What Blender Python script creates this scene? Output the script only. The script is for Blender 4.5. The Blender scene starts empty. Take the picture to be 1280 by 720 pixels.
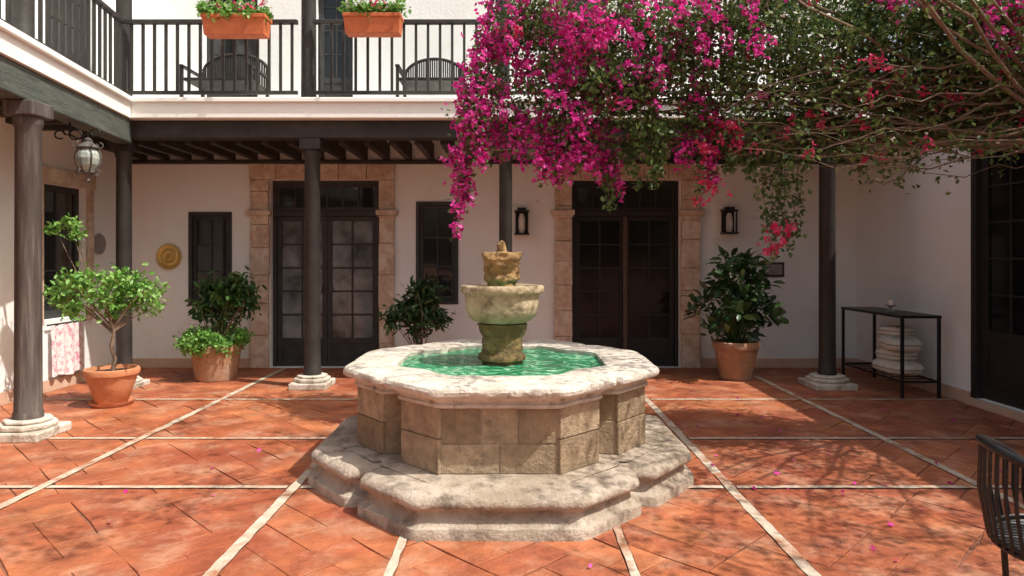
import bpy, math, random
import numpy as np
from mathutils import Vector, noise, Matrix
random.seed(7); rng=np.random.default_rng(7)
R=math.radians; PI=math.pi
C=bpy.context.scene.collection
F=853.0; CY=322.0; EYE=1.5
def X(px,D): return (px-640)/F*D
def Z(py,D): return EYE+(CY-py)/F*D
def P(px,py,D): return Vector((X(px,D),D,Z(py,D)))

# ------------------------------------------------------------ materials
def mat(name, c1, c2=None, rough=.7, scale=6, bump=.0, bscale=40, metal=0, island=False, c3=None, transl=0, rough2=None, dirt=None, spec=.5, detail=6, dscale=1.3, dlo=.5, dhi=.7, imul=(.55,1.3), bdist=.02, stretch=None, dirt2=None, d2scale=.5, d2=(.42,.66,.75)):
    m=bpy.data.materials.new(name); m.use_nodes=True
    nt=m.node_tree; n=nt.nodes; l=nt.links
    b=n['Principled BSDF']; out=n['Material Output']
    b.inputs['Roughness'].default_value=rough; b.inputs['Metallic'].default_value=metal
    b.inputs['Specular IOR Level'].default_value=spec
    tcn=n.new('ShaderNodeTexCoord'); vec=tcn.outputs['Object']
    if stretch:
        mp=n.new('ShaderNodeMapping'); mp.inputs['Scale'].default_value=stretch; l.new(vec,mp.inputs['Vector']); vec=mp.outputs[0]
    if c2 is None: c2=tuple(x*.8 for x in c1)
    ramp=n.new('ShaderNodeValToRGB')
    ramp.color_ramp.elements[0].color=(*c1,1); ramp.color_ramp.elements[1].color=(*c2,1)
    if c3:
        e=ramp.color_ramp.elements.new(.5); e.color=(*c3,1)
    def nz(sc,det=6,ro=.62):
        t=n.new('ShaderNodeTexNoise'); t.inputs['Scale'].default_value=sc; t.inputs['Detail'].default_value=det; t.inputs['Roughness'].default_value=ro; l.new(vec,t.inputs['Vector']); return t.outputs['Fac']
    def rng_(f,a,b_,c,d):
        mr=n.new('ShaderNodeMapRange'); mr.inputs['From Min'].default_value=a; mr.inputs['From Max'].default_value=b_; mr.inputs['To Min'].default_value=c; mr.inputs['To Max'].default_value=d; l.new(f,mr.inputs['Value']); return mr.outputs[0]
    def mixc(f,col,c):
        mx=n.new('ShaderNodeMix'); mx.data_type='RGBA'; l.new(f,mx.inputs[0]); l.new(col,mx.inputs[6]); mx.inputs[7].default_value=(*c,1); return mx.outputs[2]
    if island:
        g=n.new('ShaderNodeNewGeometry'); l.new(g.outputs['Random Per Island'],ramp.inputs[0])
    else:
        ramp.color_ramp.elements[0].position=.33; ramp.color_ramp.elements[-1].position=.68
        l.new(nz(scale,detail),ramp.inputs[0])
    col=ramp.outputs[0]
    if island and transl==0:
        mx=n.new('ShaderNodeVectorMath'); mx.operation='SCALE'; l.new(col,mx.inputs[0]); l.new(rng_(nz(scale,7,.68),.3,.7,*imul),mx.inputs['Scale']); col=mx.outputs[0]
    if dirt2: col=mixc(rng_(nz(d2scale,6,.65),d2[0],d2[1],0,d2[2]),col,dirt2)
    if dirt: col=mixc(rng_(nz(dscale,8,.7),dlo,dhi,0,1),col,dirt)
    l.new(col,b.inputs['Base Color'])
    if rough2 is not None: l.new(rng_(nz(3,5),.35,.65,rough,rough2),b.inputs['Roughness'])
    if bump>0:
        bp=n.new('ShaderNodeBump'); bp.inputs['Strength'].default_value=bump; bp.inputs['Distance'].default_value=bdist
        l.new(nz(bscale,8,.65),bp.inputs['Height']); l.new(bp.outputs[0],b.inputs['Normal'])
    if transl>0:
        tr=n.new('ShaderNodeBsdfTranslucent'); l.new(col,tr.inputs['Color'])
        ms=n.new('ShaderNodeMixShader'); ms.inputs[0].default_value=transl
        l.new(b.outputs[0],ms.inputs[1]); l.new(tr.outputs[0],ms.inputs[2]); l.new(ms.outputs[0],out.inputs['Surface'])
    return m
M={}
M['stucco']=mat('stucco',(.91,.935,.93),(.88,.895,.88),.9,1.6,.35,20,dirt=(.82,.80,.76),dscale=1.5,dlo=.52,dhi=.85)
M['white']=mat('white_paint',(.92,.92,.89),(.89,.88,.84),.75,3,.12,30,dirt=(.70,.65,.58),dscale=2.5,dlo=.58,dhi=.85)
M['darkwood']=mat('dark_wood',(.020,.018,.017),(.040,.034,.030),.5,8,.3,50,rough2=.7)
M['doorwood']=mat('door_wood',(.026,.027,.028),(.046,.046,.046),.5,8,.3,50,rough2=.65)
M['blackwood']=mat('black_wood',(.010,.009,.009),(.020,.018,.017),.6,8,.3,50)
M['postwood']=mat('brown_post_wood',(.10,.055,.035),(.06,.035,.025),.5,8,.3,50)
M['beamwood']=mat('beam_wood',(.020,.020,.020),(.045,.040,.036),.55,5,.4,35,rough2=.75)
M['greenwood']=mat('green_beam_wood',(.055,.070,.060),(.11,.125,.11),.6,6,.5,30,dirt=(.16,.16,.14),dscale=7,dlo=.5,dhi=.75,stretch=(3,.25,3))
M['colwood']=mat('column_wood',(.060,.050,.046),(.13,.11,.10),.5,6,.4,30,dirt=(.20,.18,.16),dscale=6,dlo=.54,dhi=.75,rough2=.7,stretch=(4,4,.3))
M['blackmetal']=mat('black_metal',(.012,.012,.013),(.025,.024,.024),.38,10,.1,80,metal=.4)
M['glass']=mat('dark_glass',(.014,.016,.018),(.03,.033,.035),.05,1,.02,3,spec=.6)
M['glass_black']=mat('black_glass',(.004,.004,.005),(.010,.010,.011),.12,1,.02,3,spec=.25)
M['glass_pale']=mat('reflection_curtain_glass',(.045,.052,.055),(.26,.29,.30),.08,2.6,.02,3,spec=.4,detail=3)  # pale mottling in the glass colour imitates reflections and a curtain
M['interior']=mat('interior',(.03,.025,.022),(.05,.04,.035),.9,2)
M['sandstone']=mat('sandstone',(.72,.57,.44),(.50,.34,.24),.85,11,1.0,28,dirt=(.80,.70,.58),dscale=5,dlo=.46,dhi=.64)
M['rim']=mat('rim_stone',(.74,.69,.61),(.56,.50,.42),.8,7,.9,34,dirt=(.20,.15,.11),dscale=8,dlo=.54,dhi=.70,dirt2=(.40,.33,.25),d2scale=3,d2=(.50,.68,.6))
M['step']=mat('step_stone',(.60,.52,.43),(.40,.32,.25),.8,7,1.0,36,dirt=(.13,.10,.07),dscale=6,dlo=.50,dhi=.70,dirt2=(.30,.23,.16),d2scale=2.5,d2=(.46,.66,.7))
M['block']=mat('wall_stone',(.30,.215,.13),(.50,.385,.26),.85,10,1.0,40,island=True,c3=(.40,.295,.19),dirt=(.14,.10,.065),dscale=8,dlo=.52,dhi=.76,imul=(.65,1.25))
M['mortar']=mat('mortar',(.46,.38,.29),(.34,.27,.20),.9,9,.5,30)
M['bowl']=mat('bowl_stone',(.62,.50,.34),(.42,.32,.19),.8,9,1.0,44,dirt=(.16,.11,.06),dscale=10,dlo=.50,dhi=.70)
M['mossy']=mat('mossy_stone',(.22,.14,.05),(.11,.08,.03),.7,12,1.0,40,dirt=(.36,.25,.09),dscale=11)
M['ochre']=mat('ochre_stone',(.52,.33,.14),(.30,.18,.07),.85,14,1.0,45,dirt=(.11,.08,.04),dscale=18,dlo=.46,dhi=.7)
M['terra']=mat('terracotta',(.62,.27,.13),(.50,.19,.09),.8,7,.3,40,dirt=(.66,.46,.34),dscale=4,dlo=.56,dhi=.8)
M['terra2']=mat('aged_terracotta',(.46,.26,.15),(.34,.18,.10),.85,7,.4,40,dirt=(.54,.42,.32),dscale=4,dlo=.52,dhi=.75)
M['planter']=mat('planter_clay',(.62,.17,.06),(.50,.12,.04),.7,7,.2,40)
M['soil']=mat('soil',(.05,.03,.02),(.09,.06,.04),.95,30,1,60)
M['tile']=mat('floor_tile',(.47,.165,.068),(.35,.100,.045),.38,3.2,.7,20,island=True,c3=(.42,.132,.055),rough2=.75,dirt=(.52,.29,.18),dscale=3.0,dlo=.50,dhi=.78,imul=(.42,1.42),dirt2=(.27,.060,.032),d2scale=.7)
M['grout']=mat('grout',(.28,.11,.06),(.19,.075,.042),.9,12,.4,50)
M['strip']=mat('cement_strip',(.62,.54,.44),(.46,.36,.27),.8,12,.5,40,dirt=(.36,.15,.075),dscale=4,dlo=.48,dhi=.66)
M['skirt']=mat('skirting',(.70,.50,.38),(.60,.40,.29),.7,5,.2,30)
M['leaf']=mat('bougainvillea_leaf',(.040,.090,.022),(.21,.28,.085),.45,5,0,10,island=True,c3=(.09,.155,.04),transl=.3)
M['leaf_bright']=mat('bright_leaf',(.10,.27,.04),(.28,.48,.12),.45,5,0,10,island=True,c3=(.17,.37,.07),transl=.3)
M['leaf_dark']=mat('dark_leaf',(.020,.055,.018),(.075,.14,.045),.38,5,0,10,island=True,c3=(.035,.085,.03),transl=.15)
M['leaf_mid']=mat('mid_leaf',(.03,.085,.02),(.08,.18,.04),.45,5,0,10,island=True,c3=(.05,.12,.03),transl=.2)
M['magenta']=mat('magenta_bract',(.62,.015,.28),(.88,.14,.50),.6,5,0,10,island=True,c3=(.76,.04,.38),transl=.35)
M['red']=mat('red_bract',(.66,.02,.12),(.85,.15,.30),.6,5,0,10,island=True,c3=(.78,.05,.19),transl=.35)
M['whitefl']=mat('white_flower',(.8,.78,.72),(.7,.66,.6),.6,5,0,10,island=True,transl=.3)
M['bark']=mat('bark',(.15,.10,.065),(.26,.19,.13),.85,14,.6,40)
M['brass']=mat('brass',(.78,.58,.20),(.62,.42,.12),.35,6,.1,30,metal=.6)
M['pewter']=mat('grey_ceramic',(.34,.32,.30),(.26,.24,.23),.6,6,.1,30)
M['oldiron']=mat('old_iron',(.09,.085,.08),(.15,.14,.13),.5,8,.3,40,metal=.3)
M['frosted']=mat('lamp_glass',(.42,.47,.42),(.16,.20,.18),.08,12,0,10,spec=.9)
M['cream']=mat('cream_cushion',(.86,.83,.76),(.66,.58,.48),.9,9,.5,60)
M['rooftile']=mat('roof_tile',(.42,.18,.10),(.30,.12,.07),.85,6,.4,20)
M['cloth']=mat('patterned_cloth',(.86,.83,.82),(.70,.28,.36),.9,16,.2,60,c3=(.84,.74,.74),detail=2)
def water():
    m=bpy.data.materials.new('pool_water'); m.use_nodes=True; nt=m.node_tree; n=nt.nodes; l=nt.links; b=n['Principled BSDF']
    tc=n.new('ShaderNodeTexCoord')
    w=n.new('ShaderNodeTexNoise'); w.inputs['Scale'].default_value=7; w.inputs['Detail'].default_value=6; w.inputs['Distortion'].default_value=2.4; l.new(tc.outputs['Object'],w.inputs['Vector'])
    r=n.new('ShaderNodeValToRGB'); r.color_ramp.elements[0].position=.38; r.color_ramp.elements[0].color=(.012,.18,.075,1); r.color_ramp.elements[1].position=.68; r.color_ramp.elements[1].color=(.48,.72,.52,1)
    e=r.color_ramp.elements.new(.54); e.color=(.05,.33,.16,1)
    l.new(w.outputs['Fac'],r.inputs[0]); l.new(r.outputs[0],b.inputs['Base Color'])
    b.inputs['Roughness'].default_value=.16; b.inputs['Specular IOR Level'].default_value=.22
    t=n.new('ShaderNodeTexNoise'); t.inputs['Scale'].default_value=14; t.inputs['Detail'].default_value=3; t.inputs['Distortion'].default_value=1; l.new(tc.outputs['Object'],t.inputs['Vector'])
    bp=n.new('ShaderNodeBump'); bp.inputs['Strength'].default_value=.7; bp.inputs['Distance'].default_value=.03; l.new(t.outputs['Fac'],bp.inputs['Height']); l.new(bp.outputs[0],b.inputs['Normal'])
    return m
M['water']=water()

# ------------------------------------------------------------ mesh builder
class MB:
    def __init__(s): s.v=[]; s.f=[]
    def add(s,v,f):
        o=len(s.v); s.v+= [tuple(p) for p in v]; s.f+=[tuple(i+o for i in q) for q in f]; return s
    def box(s,x0,x1,y0,y1,z0,z1,T=None):
        v=[Vector(p) for p in ((x0,y0,z0),(x1,y0,z0),(x1,y1,z0),(x0,y1,z0),(x0,y0,z1),(x1,y0,z1),(x1,y1,z1),(x0,y1,z1))]
        if T: v=[T@p for p in v]
        return s.add(v,[(0,3,2,1),(4,5,6,7),(0,1,5,4),(1,2,6,5),(2,3,7,6),(3,0,4,7)])
    def prism(s,poly,z0,z1):
        n=len(poly); v=[(p[0],p[1],z0) for p in poly]+[(p[0],p[1],z1) for p in poly]
        f=[tuple(range(n))[::-1],tuple(range(n,2*n))]+[(i,(i+1)%n,n+(i+1)%n,n+i) for i in range(n)]
        return s.add(v,f)
    def tube(s,pts,rad,n=6,closed=False,cap=True):
        pts=[Vector(p) for p in pts]; m=len(pts)
        if not hasattr(rad,'__len__'): rad=[rad]*m
        v=[];up=None
        for i,p in enumerate(pts):
            if closed: t=(pts[(i+1)%m]-pts[i-1])
            else: t=pts[min(i+1,m-1)]-pts[max(i-1,0)]
            if t.length<1e-9: t=Vector((0,0,1))
            t.normalize()
            if up is None:
                up=Vector((0,0,1)) if abs(t.z)<.9 else Vector((1,0,0))
            a=up-t*up.dot(t)
            if a.length<1e-4: a=Vector((1,0,0))-t*t.x
            a.normalize(); up=a; bb=t.cross(a)
            for k in range(n):
                an=2*PI*k/n; v.append(p+(a*math.cos(an)+bb*math.sin(an))*rad[i])
        f=[]
        for i in range(m if closed else m-1):
            j=(i+1)%m
            for k in range(n): f.append((i*n+k,i*n+(k+1)%n,j*n+(k+1)%n,j*n+k))
        if not closed and cap: f.append(tuple(range(n))[::-1]); f.append(tuple(range((m-1)*n,m*n)))
        return s.add(v,f)
    def lathe(s,prof,n=32,c=(0,0,0),jit=0,fine=0):
        if fine:
            q=[prof[0]]
            for a,b in zip(prof,prof[1:]):
                k=max(1,int(math.hypot(a[0]-b[0],a[1]-b[1])/fine)); q+=[(a[0]+(b[0]-a[0])*i/k,a[1]+(b[1]-a[1])*i/k) for i in range(1,k+1)]
            prof=q
        v=[];f=[]
        for r,z in prof:
            for k in range(n):
                a=2*PI*k/n; rr=r; dz=0
                if jit:
                    p=Vector((math.cos(a)*max(r,.05),math.sin(a)*max(r,.05),z)); rr=r+(jit*noise.noise(p*9)+jit*.7*noise.noise(p*30+Vector((4,4,4)))+jit*.4*noise.noise(p*70))*(1 if r>.01 else 0); dz=jit*.5*noise.noise(p*14+Vector((9,9,9)))
                v.append((c[0]+rr*math.cos(a),c[1]+rr*math.sin(a),c[2]+z+dz))
        m=len(prof)
        for i in range(m-1):
            for k in range(n): f.append((i*n+k,i*n+(k+1)%n,(i+1)*n+(k+1)%n,(i+1)*n+k))
        if prof[0][0]>1e-4: f.append(tuple(range(n))[::-1])
        if prof[-1][0]>1e-4: f.append(tuple(range((m-1)*n,m*n)))
        return s.add(v,f)
    def build(s,name,m,parent=None,smooth=None,bevel=0,loc=None):
        me=bpy.data.meshes.new(name); me.from_pydata(s.v,[],s.f); me.update()
        me.materials.append(M[m] if isinstance(m,str) else m)
        if smooth is not None:
            me.shade_smooth(); me.set_sharp_from_angle(angle=R(smooth))
        o=bpy.data.objects.new(name,me); C.objects.link(o)
        if loc is not None: o.location=loc
        if parent: o.parent=parent
        if bevel:
            b=o.modifiers.new('bevel','BEVEL'); b.width=bevel; b.segments=2; b.limit_method='ANGLE'; b.angle_limit=R(40)
        return o
def tag(o,label=None,cat=None,group=None,kind=None):
    if label:o['label']=label
    if cat:o['category']=cat
    if group:o['group']=group
    if kind:o['kind']=kind
    return o
def empty(name,loc,label,cat,group=None,rz=0):
    o=bpy.data.objects.new(name,None); C.objects.link(o); o.location=loc; o.rotation_euler=(0,0,rz); o.empty_display_size=.1
    return tag(o,label,cat,group)

# ------------------------------------------------------------ leaves
def leaf_mesh(name,m,pts,L,W,parent=None,loc=None,droop=.3,fold=.25,outdir=None,detail=False,jit=.35,lenvar=.35):
    pts=np.asarray(pts,dtype=float); N=len(pts)
    d=rng.normal(size=(N,3))
    if outdir is not None: d=d*jit+np.asarray(outdir)
    d[:,2]-=droop
    d/=np.linalg.norm(d,axis=1)[:,None]+1e-9
    u=rng.normal(size=(N,3))*.6; u[:,2]+=.9
    s=np.cross(d,u); s/=np.linalg.norm(s,axis=1)[:,None]+1e-9
    nn=np.cross(s,d)
    l=(L*(1+lenvar*(rng.random(N)*2-1)))[:,None]; w=l*W/L*.5
    if not detail:
        v=np.stack([pts,pts+d*l*.42+s*w+nn*w*fold,pts+d*l,pts+d*l*.42-s*w+nn*w*fold],1).reshape(-1,3)
        b=np.arange(N)*4
        f=np.concatenate([np.stack([b,b+1,b+2],1),np.stack([b,b+2,b+3],1)]).tolist()
    else:
        z=nn
        def row(t,ws,dr): 
            c=pts+d*l*t-z*l*dr
            return [c+s*w*ws+nn*w*fold,c,c-s*w*ws+nn*w*fold]
        rows=[pts]+row(.28,.85,.0)+row(.65,.9,.05)+[pts+d*l-z*l*.17]
        v=np.stack(rows,1).reshape(-1,3); b=np.arange(N)*8
        f=[]
        for q in ((0,1,2),(0,2,3),(1,4,5,2),(2,5,6,3),(4,7,5),(5,7,6)):
            f+=np.stack([b+i for i in q],1).tolist()
    me=bpy.data.meshes.new(name); me.from_pydata(v.tolist(),[],f); me.update(); me.materials.append(M[m])
    if detail: me.shade_smooth()
    o=bpy.data.objects.new(name,me); C.objects.link(o)
    if parent:o.parent=parent
    if loc is not None:o.location=loc
    return o
def blob_pts(c,r,n,clump=.07,per=30,surf=.55):
    out=[]; c=np.array(c); r=np.array(r)
    k=max(1,n//per)
    for _ in range(k):
        d=rng.normal(size=3); d/=np.linalg.norm(d); q=c+d*r*(surf+(1-surf)*rng.random())**1.0*(.35+.65*rng.random()**.4)
        out.append(q+rng.normal(size=(per,3))*clump*(0.6+.8*rng.random()))
    return np.concatenate(out)
def bracts(centres,per,spread,size=0):
    pts=[]
    for c in centres:
        q=np.array(c)+rng.normal(size=(per,3))*spread*(.5+rng.random())
        pts.append(np.repeat(q,3,axis=0))
    return np.concatenate(pts)

# ------------------------------------------------------------ floor
g=MB(); g.add([(-60,-60,-.006),(60,-60,-.006),(60,60,-.006),(-60,60,-.006)],[(0,1,2,3)])
tag(g.build('ground','grout'),kind='structure')
XL=-5.2; XR=4.69; YB=9.3
xs=[XL,-3.07,-1.42,1.42,3.07,XR]; ys=[-1.5,.6,1.9,4.45,5.65,7.2,YB]
def clip(poly,ax,val,keep):
    out=[]
    for i in range(len(poly)):
        a=poly[i-1];b=poly[i]; fa=(a[ax]-val)*keep; fb=(b[ax]-val)*keep
        if (fa>=0)!=(fb>=0):
            t=fa/(fa-fb); out.append((a[0]+(b[0]-a[0])*t,a[1]+(b[1]-a[1])*t))
        if fb>=0: out.append(b)
    return out
def area(p): return .5*sum(p[i-1][0]*p[i][1]-p[i][0]*p[i-1][1] for i in range(len(p)))
def offset(poly,d):
    n=len(poly); out=[]
    for i in range(n):
        p0=Vector(poly[i-1]);p=Vector(poly[i]);p1=Vector(poly[(i+1)%n])
        e0=(p-p0);e1=(p1-p)
        if e0.length<1e-6 or e1.length<1e-6: out.append(tuple(p)); continue
        e0.normalize();e1.normalize()
        n0=Vector((e0.y,-e0.x));n1=Vector((e1.y,-e1.x)); m=n0+n1
        k=d/max(.3,(1+n0.dot(n1))); out.append((p.x+m.x*k,p.y+m.y*k))
    return out
W=.22; fl=MB(); h=.031
def wob(a,b):
    return (a+noise.noise(Vector((a*4,b*4,0)))*.024,b+noise.noise(Vector((a*4,b*4,5)))*.024)
for xi in range(len(xs)-1):
    for yi in range(len(ys)-1):
        x0,x1,y0,y1=xs[xi]+h,xs[xi+1]-h,ys[yi]+h,ys[yi+1]-h
        subs=[(x0,x1)]
        if xi==2 and yi<3: subs=[(x0,-.58-h*.8),(-.58+h*.8,.58-h*.8),(.58+h*.8,x1)]
        for (a0,a1) in subs:
            cx,cy=(a0+a1)/2+random.uniform(-.1,.1),(y0+y1)/2+random.uniform(-.1,.1)
            rad=int(max(a1-a0,y1-y0)/W)+4
            for i in range(-rad*2,rad*2):
                for j in range(-rad,rad):
                    ox,oy=i+2*j,i-2*j
                    if abs(ox)+abs(oy)>rad*2.2: continue
                    for (p,q,w_,h_) in ((0,0,2,1),(0,1,1,2)):
                        quad=[(ox+p,oy+q),(ox+p+w_,oy+q),(ox+p+w_,oy+q+h_),(ox+p,oy+q+h_)]
                        quad=[wob((a-b)*.7071*W+cx,(a+b)*.7071*W+cy) for a,b in quad]
                        for ax,val,k in ((0,a0,1),(0,a1,-1),(1,y0,1),(1,y1,-1)):
                            quad=clip(quad,ax,val,k)
                            if len(quad)<3: break
                        if len(quad)<3 or area(quad)<.0012: continue
                        gp=random.uniform(.0008,.0028)
                        q0=offset(quad,-gp); q1=offset(quad,-gp-.0035)
                        n=len(quad); zz=.003+random.uniform(-.0009,.0010); tx,ty=random.gauss(0,.0045),random.gauss(0,.0045)
                        mx=sum(a for a,b in q1)/n; my=sum(b for a,b in q1)/n
                        v=[(a,b,-.005) for a,b in q0]+[(a,b,zz-.0018) for a,b in q0]+[(a,b,zz+(a-mx)*tx+(b-my)*ty) for a,b in q1]
                        f=[tuple(range(2*n,3*n))]+[(r*n+t,r*n+(t+1)%n,(r+1)*n+(t+1)%n,(r+1)*n+t) for r in (0,1) for t in range(n)]
                        fl.add(v,f)
tag(fl.build('floor','tile'),kind='structure')
st=MB()
def strip(x0,x1,y0,y1):
    L=max(x1-x0,y1-y0); n=max(2,int(L/.04)); v=[]
    for i in range(n+1):
        t=i/n
        a=noise.noise(Vector((x0*3+t*L*9,y0*3,1)))*.009; b=noise.noise(Vector((x0*3+t*L*9,y0*3,7)))*.009
        if x1-x0>y1-y0: v+=[(x0+L*t,y0+a,.0068),(x0+L*t,y1+b,.0068)]
        else: v+=[(x1+a,y0+L*t,.0068),(x0+b,y0+L*t,.0068)]
    st.add(v,[(2*i,2*i+2,2*i+3,2*i+1) for i in range(n)])
for x in xs[1:-1]: strip(x-.032,x+.032,ys[0],YB-.05)
for x in (-.58,.58): strip(x-.022,x+.022,ys[0],4.40)
for y in ys[1:-1]:
    for i in range(len(xs)-1): strip(xs[i]+.045,xs[i+1]-.045,y-.024,y+.024)
tag(st.build('paving_strips','strip'),kind='structure')

# ------------------------------------------------------------ walls
def wall(mb,o,u,n,L,z0,z1,ops,depth=.35,inner=True):
    o=Vector(o);u=Vector(u);n=Vector(n)
    us=sorted({0,L}|{a for q in ops for a in q[:2]}); zs=sorted({z0,z1}|{a for q in ops for a in q[2:]})
    def pt(a,z,d=0): q=o+u*a-n*d; return (q.x,q.y,z)
    for i in range(len(us)-1):
        for j in range(len(zs)-1):
            a,b,c,d=us[i],us[i+1],zs[j],zs[j+1]; m=((a+b)/2,(c+d)/2)
            if any(q[0]<m[0]<q[1] and q[2]<m[1]<q[3] for q in ops): continue
            mb.add([pt(a,c),pt(b,c),pt(b,d),pt(a,d)],[(0,1,2,3)])
            mb.add([pt(a,c,depth),pt(b,c,depth),pt(b,d,depth),pt(a,d,depth)],[(3,2,1,0)])
    for a,b,c,d in ops:
        mb.add([pt(a,c),pt(b,c),pt(b,d),pt(a,d),pt(a,c,depth),pt(b,c,depth),pt(b,d,depth),pt(a,d,depth)],[(0,4,5,1),(1,5,6,2),(2,6,7,3),(3,7,4,0)])
    mb.add([pt(0,z1),pt(L,z1),pt(L,z1,depth),pt(0,z1,depth)],[(0,1,2,3)])
    for a in (0,L): mb.add([pt(a,z0),pt(a,z1),pt(a,z1,depth),pt(a,z0,depth)],[(0,1,2,3)])
FL=3.30
bb=empty('courtyard_building',(0,YB,0),'two storey whitewashed building at the back of the courtyard with stone framed doors','building')
BO=(0,YB,0)
def sub(mb,name,m,parent,off,**k):
    mb.v=[(a-off[0],b-off[1],c-off[2]) for a,b,c in mb.v]
    return mb.build(name,m,parent,**k)
def bpart(mb,name,m,parent,**k): return sub(mb,name,m,parent,BO,**k)
d1=(X(338,YB),X(474,YB),0,Z(225,YB)); d2=(X(715,YB),X(850,YB),0,Z(225,YB))
w1=(X(236,YB),X(290,YB),Z(382,YB),Z(265,YB)); w2=(X(520,YB),X(573,YB),Z(380,YB),Z(252,YB))
mb=MB(); L=XR-XL
wall(mb,(XL,YB,0),(1,0,0),(0,-1,0),L,-.01,3.0,[(q[0]-XL,q[1]-XL,max(q[2],-.009),q[3]) for q in (d1,d2,w1,w2)])
bpart(mb,'ground_floor_wall','stucco',bb)
ud=[(X(255,YB),X(322,YB),FL-.02,5.35),(X(396,YB),X(441,YB),FL-.02,5.35),(X(700,YB),X(760,YB),FL-.02,5.35)]
mb=MB(); wall(mb,(XL,YB,0),(1,0,0),(0,-1,0),L,3.0,6.0,[(a-XL,b-XL,c,d) for a,b,c,d in ud]); bpart(mb,'upper_floor_wall','stucco',bb)
prev=XL
for a,b in ((X(313,YB),X(494,YB)),(X(692,YB),X(875,YB)),(XR,XR)):
    mb=MB(); mb.box(prev+.003,a-.003,YB-.02,YB+.01,0,.13); prev=b; bpart(mb,'skirting','skirt',bb,bevel=.004)
for (nm,a,b,z0,z1) in (('ground_floor_interior',XL,XR,-.01,2.98),('upper_floor_interior',XL,XR,3.02,5.9)):
    mb=MB()
    v=[(a,YB+.36,z0),(b,YB+.36,z0),(b,YB+4,z0),(a,YB+4,z0),(a,YB+.36,z1),(b,YB+.36,z1),(b,YB+4,z1),(a,YB+4,z1)]
    mb.add(v,[(0,1,2,3),(4,7,6,5),(1,2,6,5),(2,3,7,6),(3,0,4,7)])
    bpart(mb,nm,'interior',bb)
EY=7.68
mb=MB(); mb.box(-4.29,XR,EY,YB,3.07,FL-.01); bpart(mb,'balcony_slab','white',bb,bevel=.01)
mb=MB(); mb.box(-4.27,XR,EY-.035,EY-.002,FL-.055,FL+.0); bpart(mb,'cornice','white',bb,bevel=.01)
mb=MB(); mb.box(-4.42,XR,7.80,7.98,2.865,3.067); bpart(mb,'beam','beamwood',bb,bevel=.012)
mb=MB(); mb.box(XL,XR,YB-.10,YB-.004,2.77,2.822); bpart(mb,'wall_plate','beamwood',bb,bevel=.01)
x=-5.0
while x<XR-.1:
    mb=MB(); mb.box(x-.04,x+.04,7.983,YB-.003,2.825,3.045); bpart(mb,'joist','beamwood',bb,bevel=.008); x+=.30
mb=MB(); mb.box(XL,XR,7.983,YB,3.047,3.068); bpart(mb,'gallery_ceiling','white',bb)
mb=MB(); mb.box(XL-.4,XR+.3,YB-.22,YB+4.2,6.0,6.15); bpart(mb,'roof','rooftile',bb)
mb=MB(); mb.box(-4.6,XR,7.82,7.98,5.755,5.9); bpart(mb,'top_beam','darkwood',bb,bevel=.01)
def glazed(fr,gl,x0,x1,z0,z1,y,cols,rows,stile=.07,panel=0,mun=.022,M4=None,t=.045):
    def B(mbx,a,b,c,d,e,f): mbx.box(a,b,c,d,e,f,M4)
    B(fr,x0,x0+stile,y,y+t,z0,z1); B(fr,x1-stile,x1,y,y+t,z0,z1)
    B(fr,x0+stile,x1-stile,y,y+t,z1-stile,z1); B(fr,x0+stile,x1-stile,y,y+t,z0,z0+stile*1.3)
    zb=z0+stile*1.3
    if panel:
        B(fr,x0+stile,x1-stile,y+.012,y+t-.01,zb,zb+panel); B(fr,x0+stile+.05,x1-stile-.05,y+.003,y+.012,zb+.05,zb+panel-.05)
        B(fr,x0+stile,x1-stile,y+.001,y+t-.001,zb+panel,zb+panel+.07); zb+=panel+.07
    a0,a1,b0,b1=x0+stile,x1-stile,zb,z1-stile
    for i in range(1,cols): 
        c=a0+(a1-a0)*i/cols; B(fr,c-mun/2,c+mun/2,y+.006,y+t-.006,b0,b1)
    for j in range(1,rows):
        c=b0+(b1-b0)*j/rows; B(fr,a0,a1,y+.009,y+t-.009,c-mun/2,c+mun/2)
    for i in range(cols):
        for j in range(rows):
            p0=a0+(a1-a0)*i/cols; p1=a0+(a1-a0)*(i+1)/cols; q0=b0+(b1-b0)*j/rows; q1=b0+(b1-b0)*(j+1)/rows
            e=[random.uniform(-.0012,.0012) for _ in range(4)]; yy=y+.022
            v=[Vector((p0,yy+e[0],q0)),Vector((p1,yy+e[1],q0)),Vector((p1,yy+e[2],q1)),Vector((p0,yy+e[0]-e[1]+e[2],q1))]
            if M4: v=[M4@p for p in v]
            gl.add(v,[(0,1,2,3)])
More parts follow.
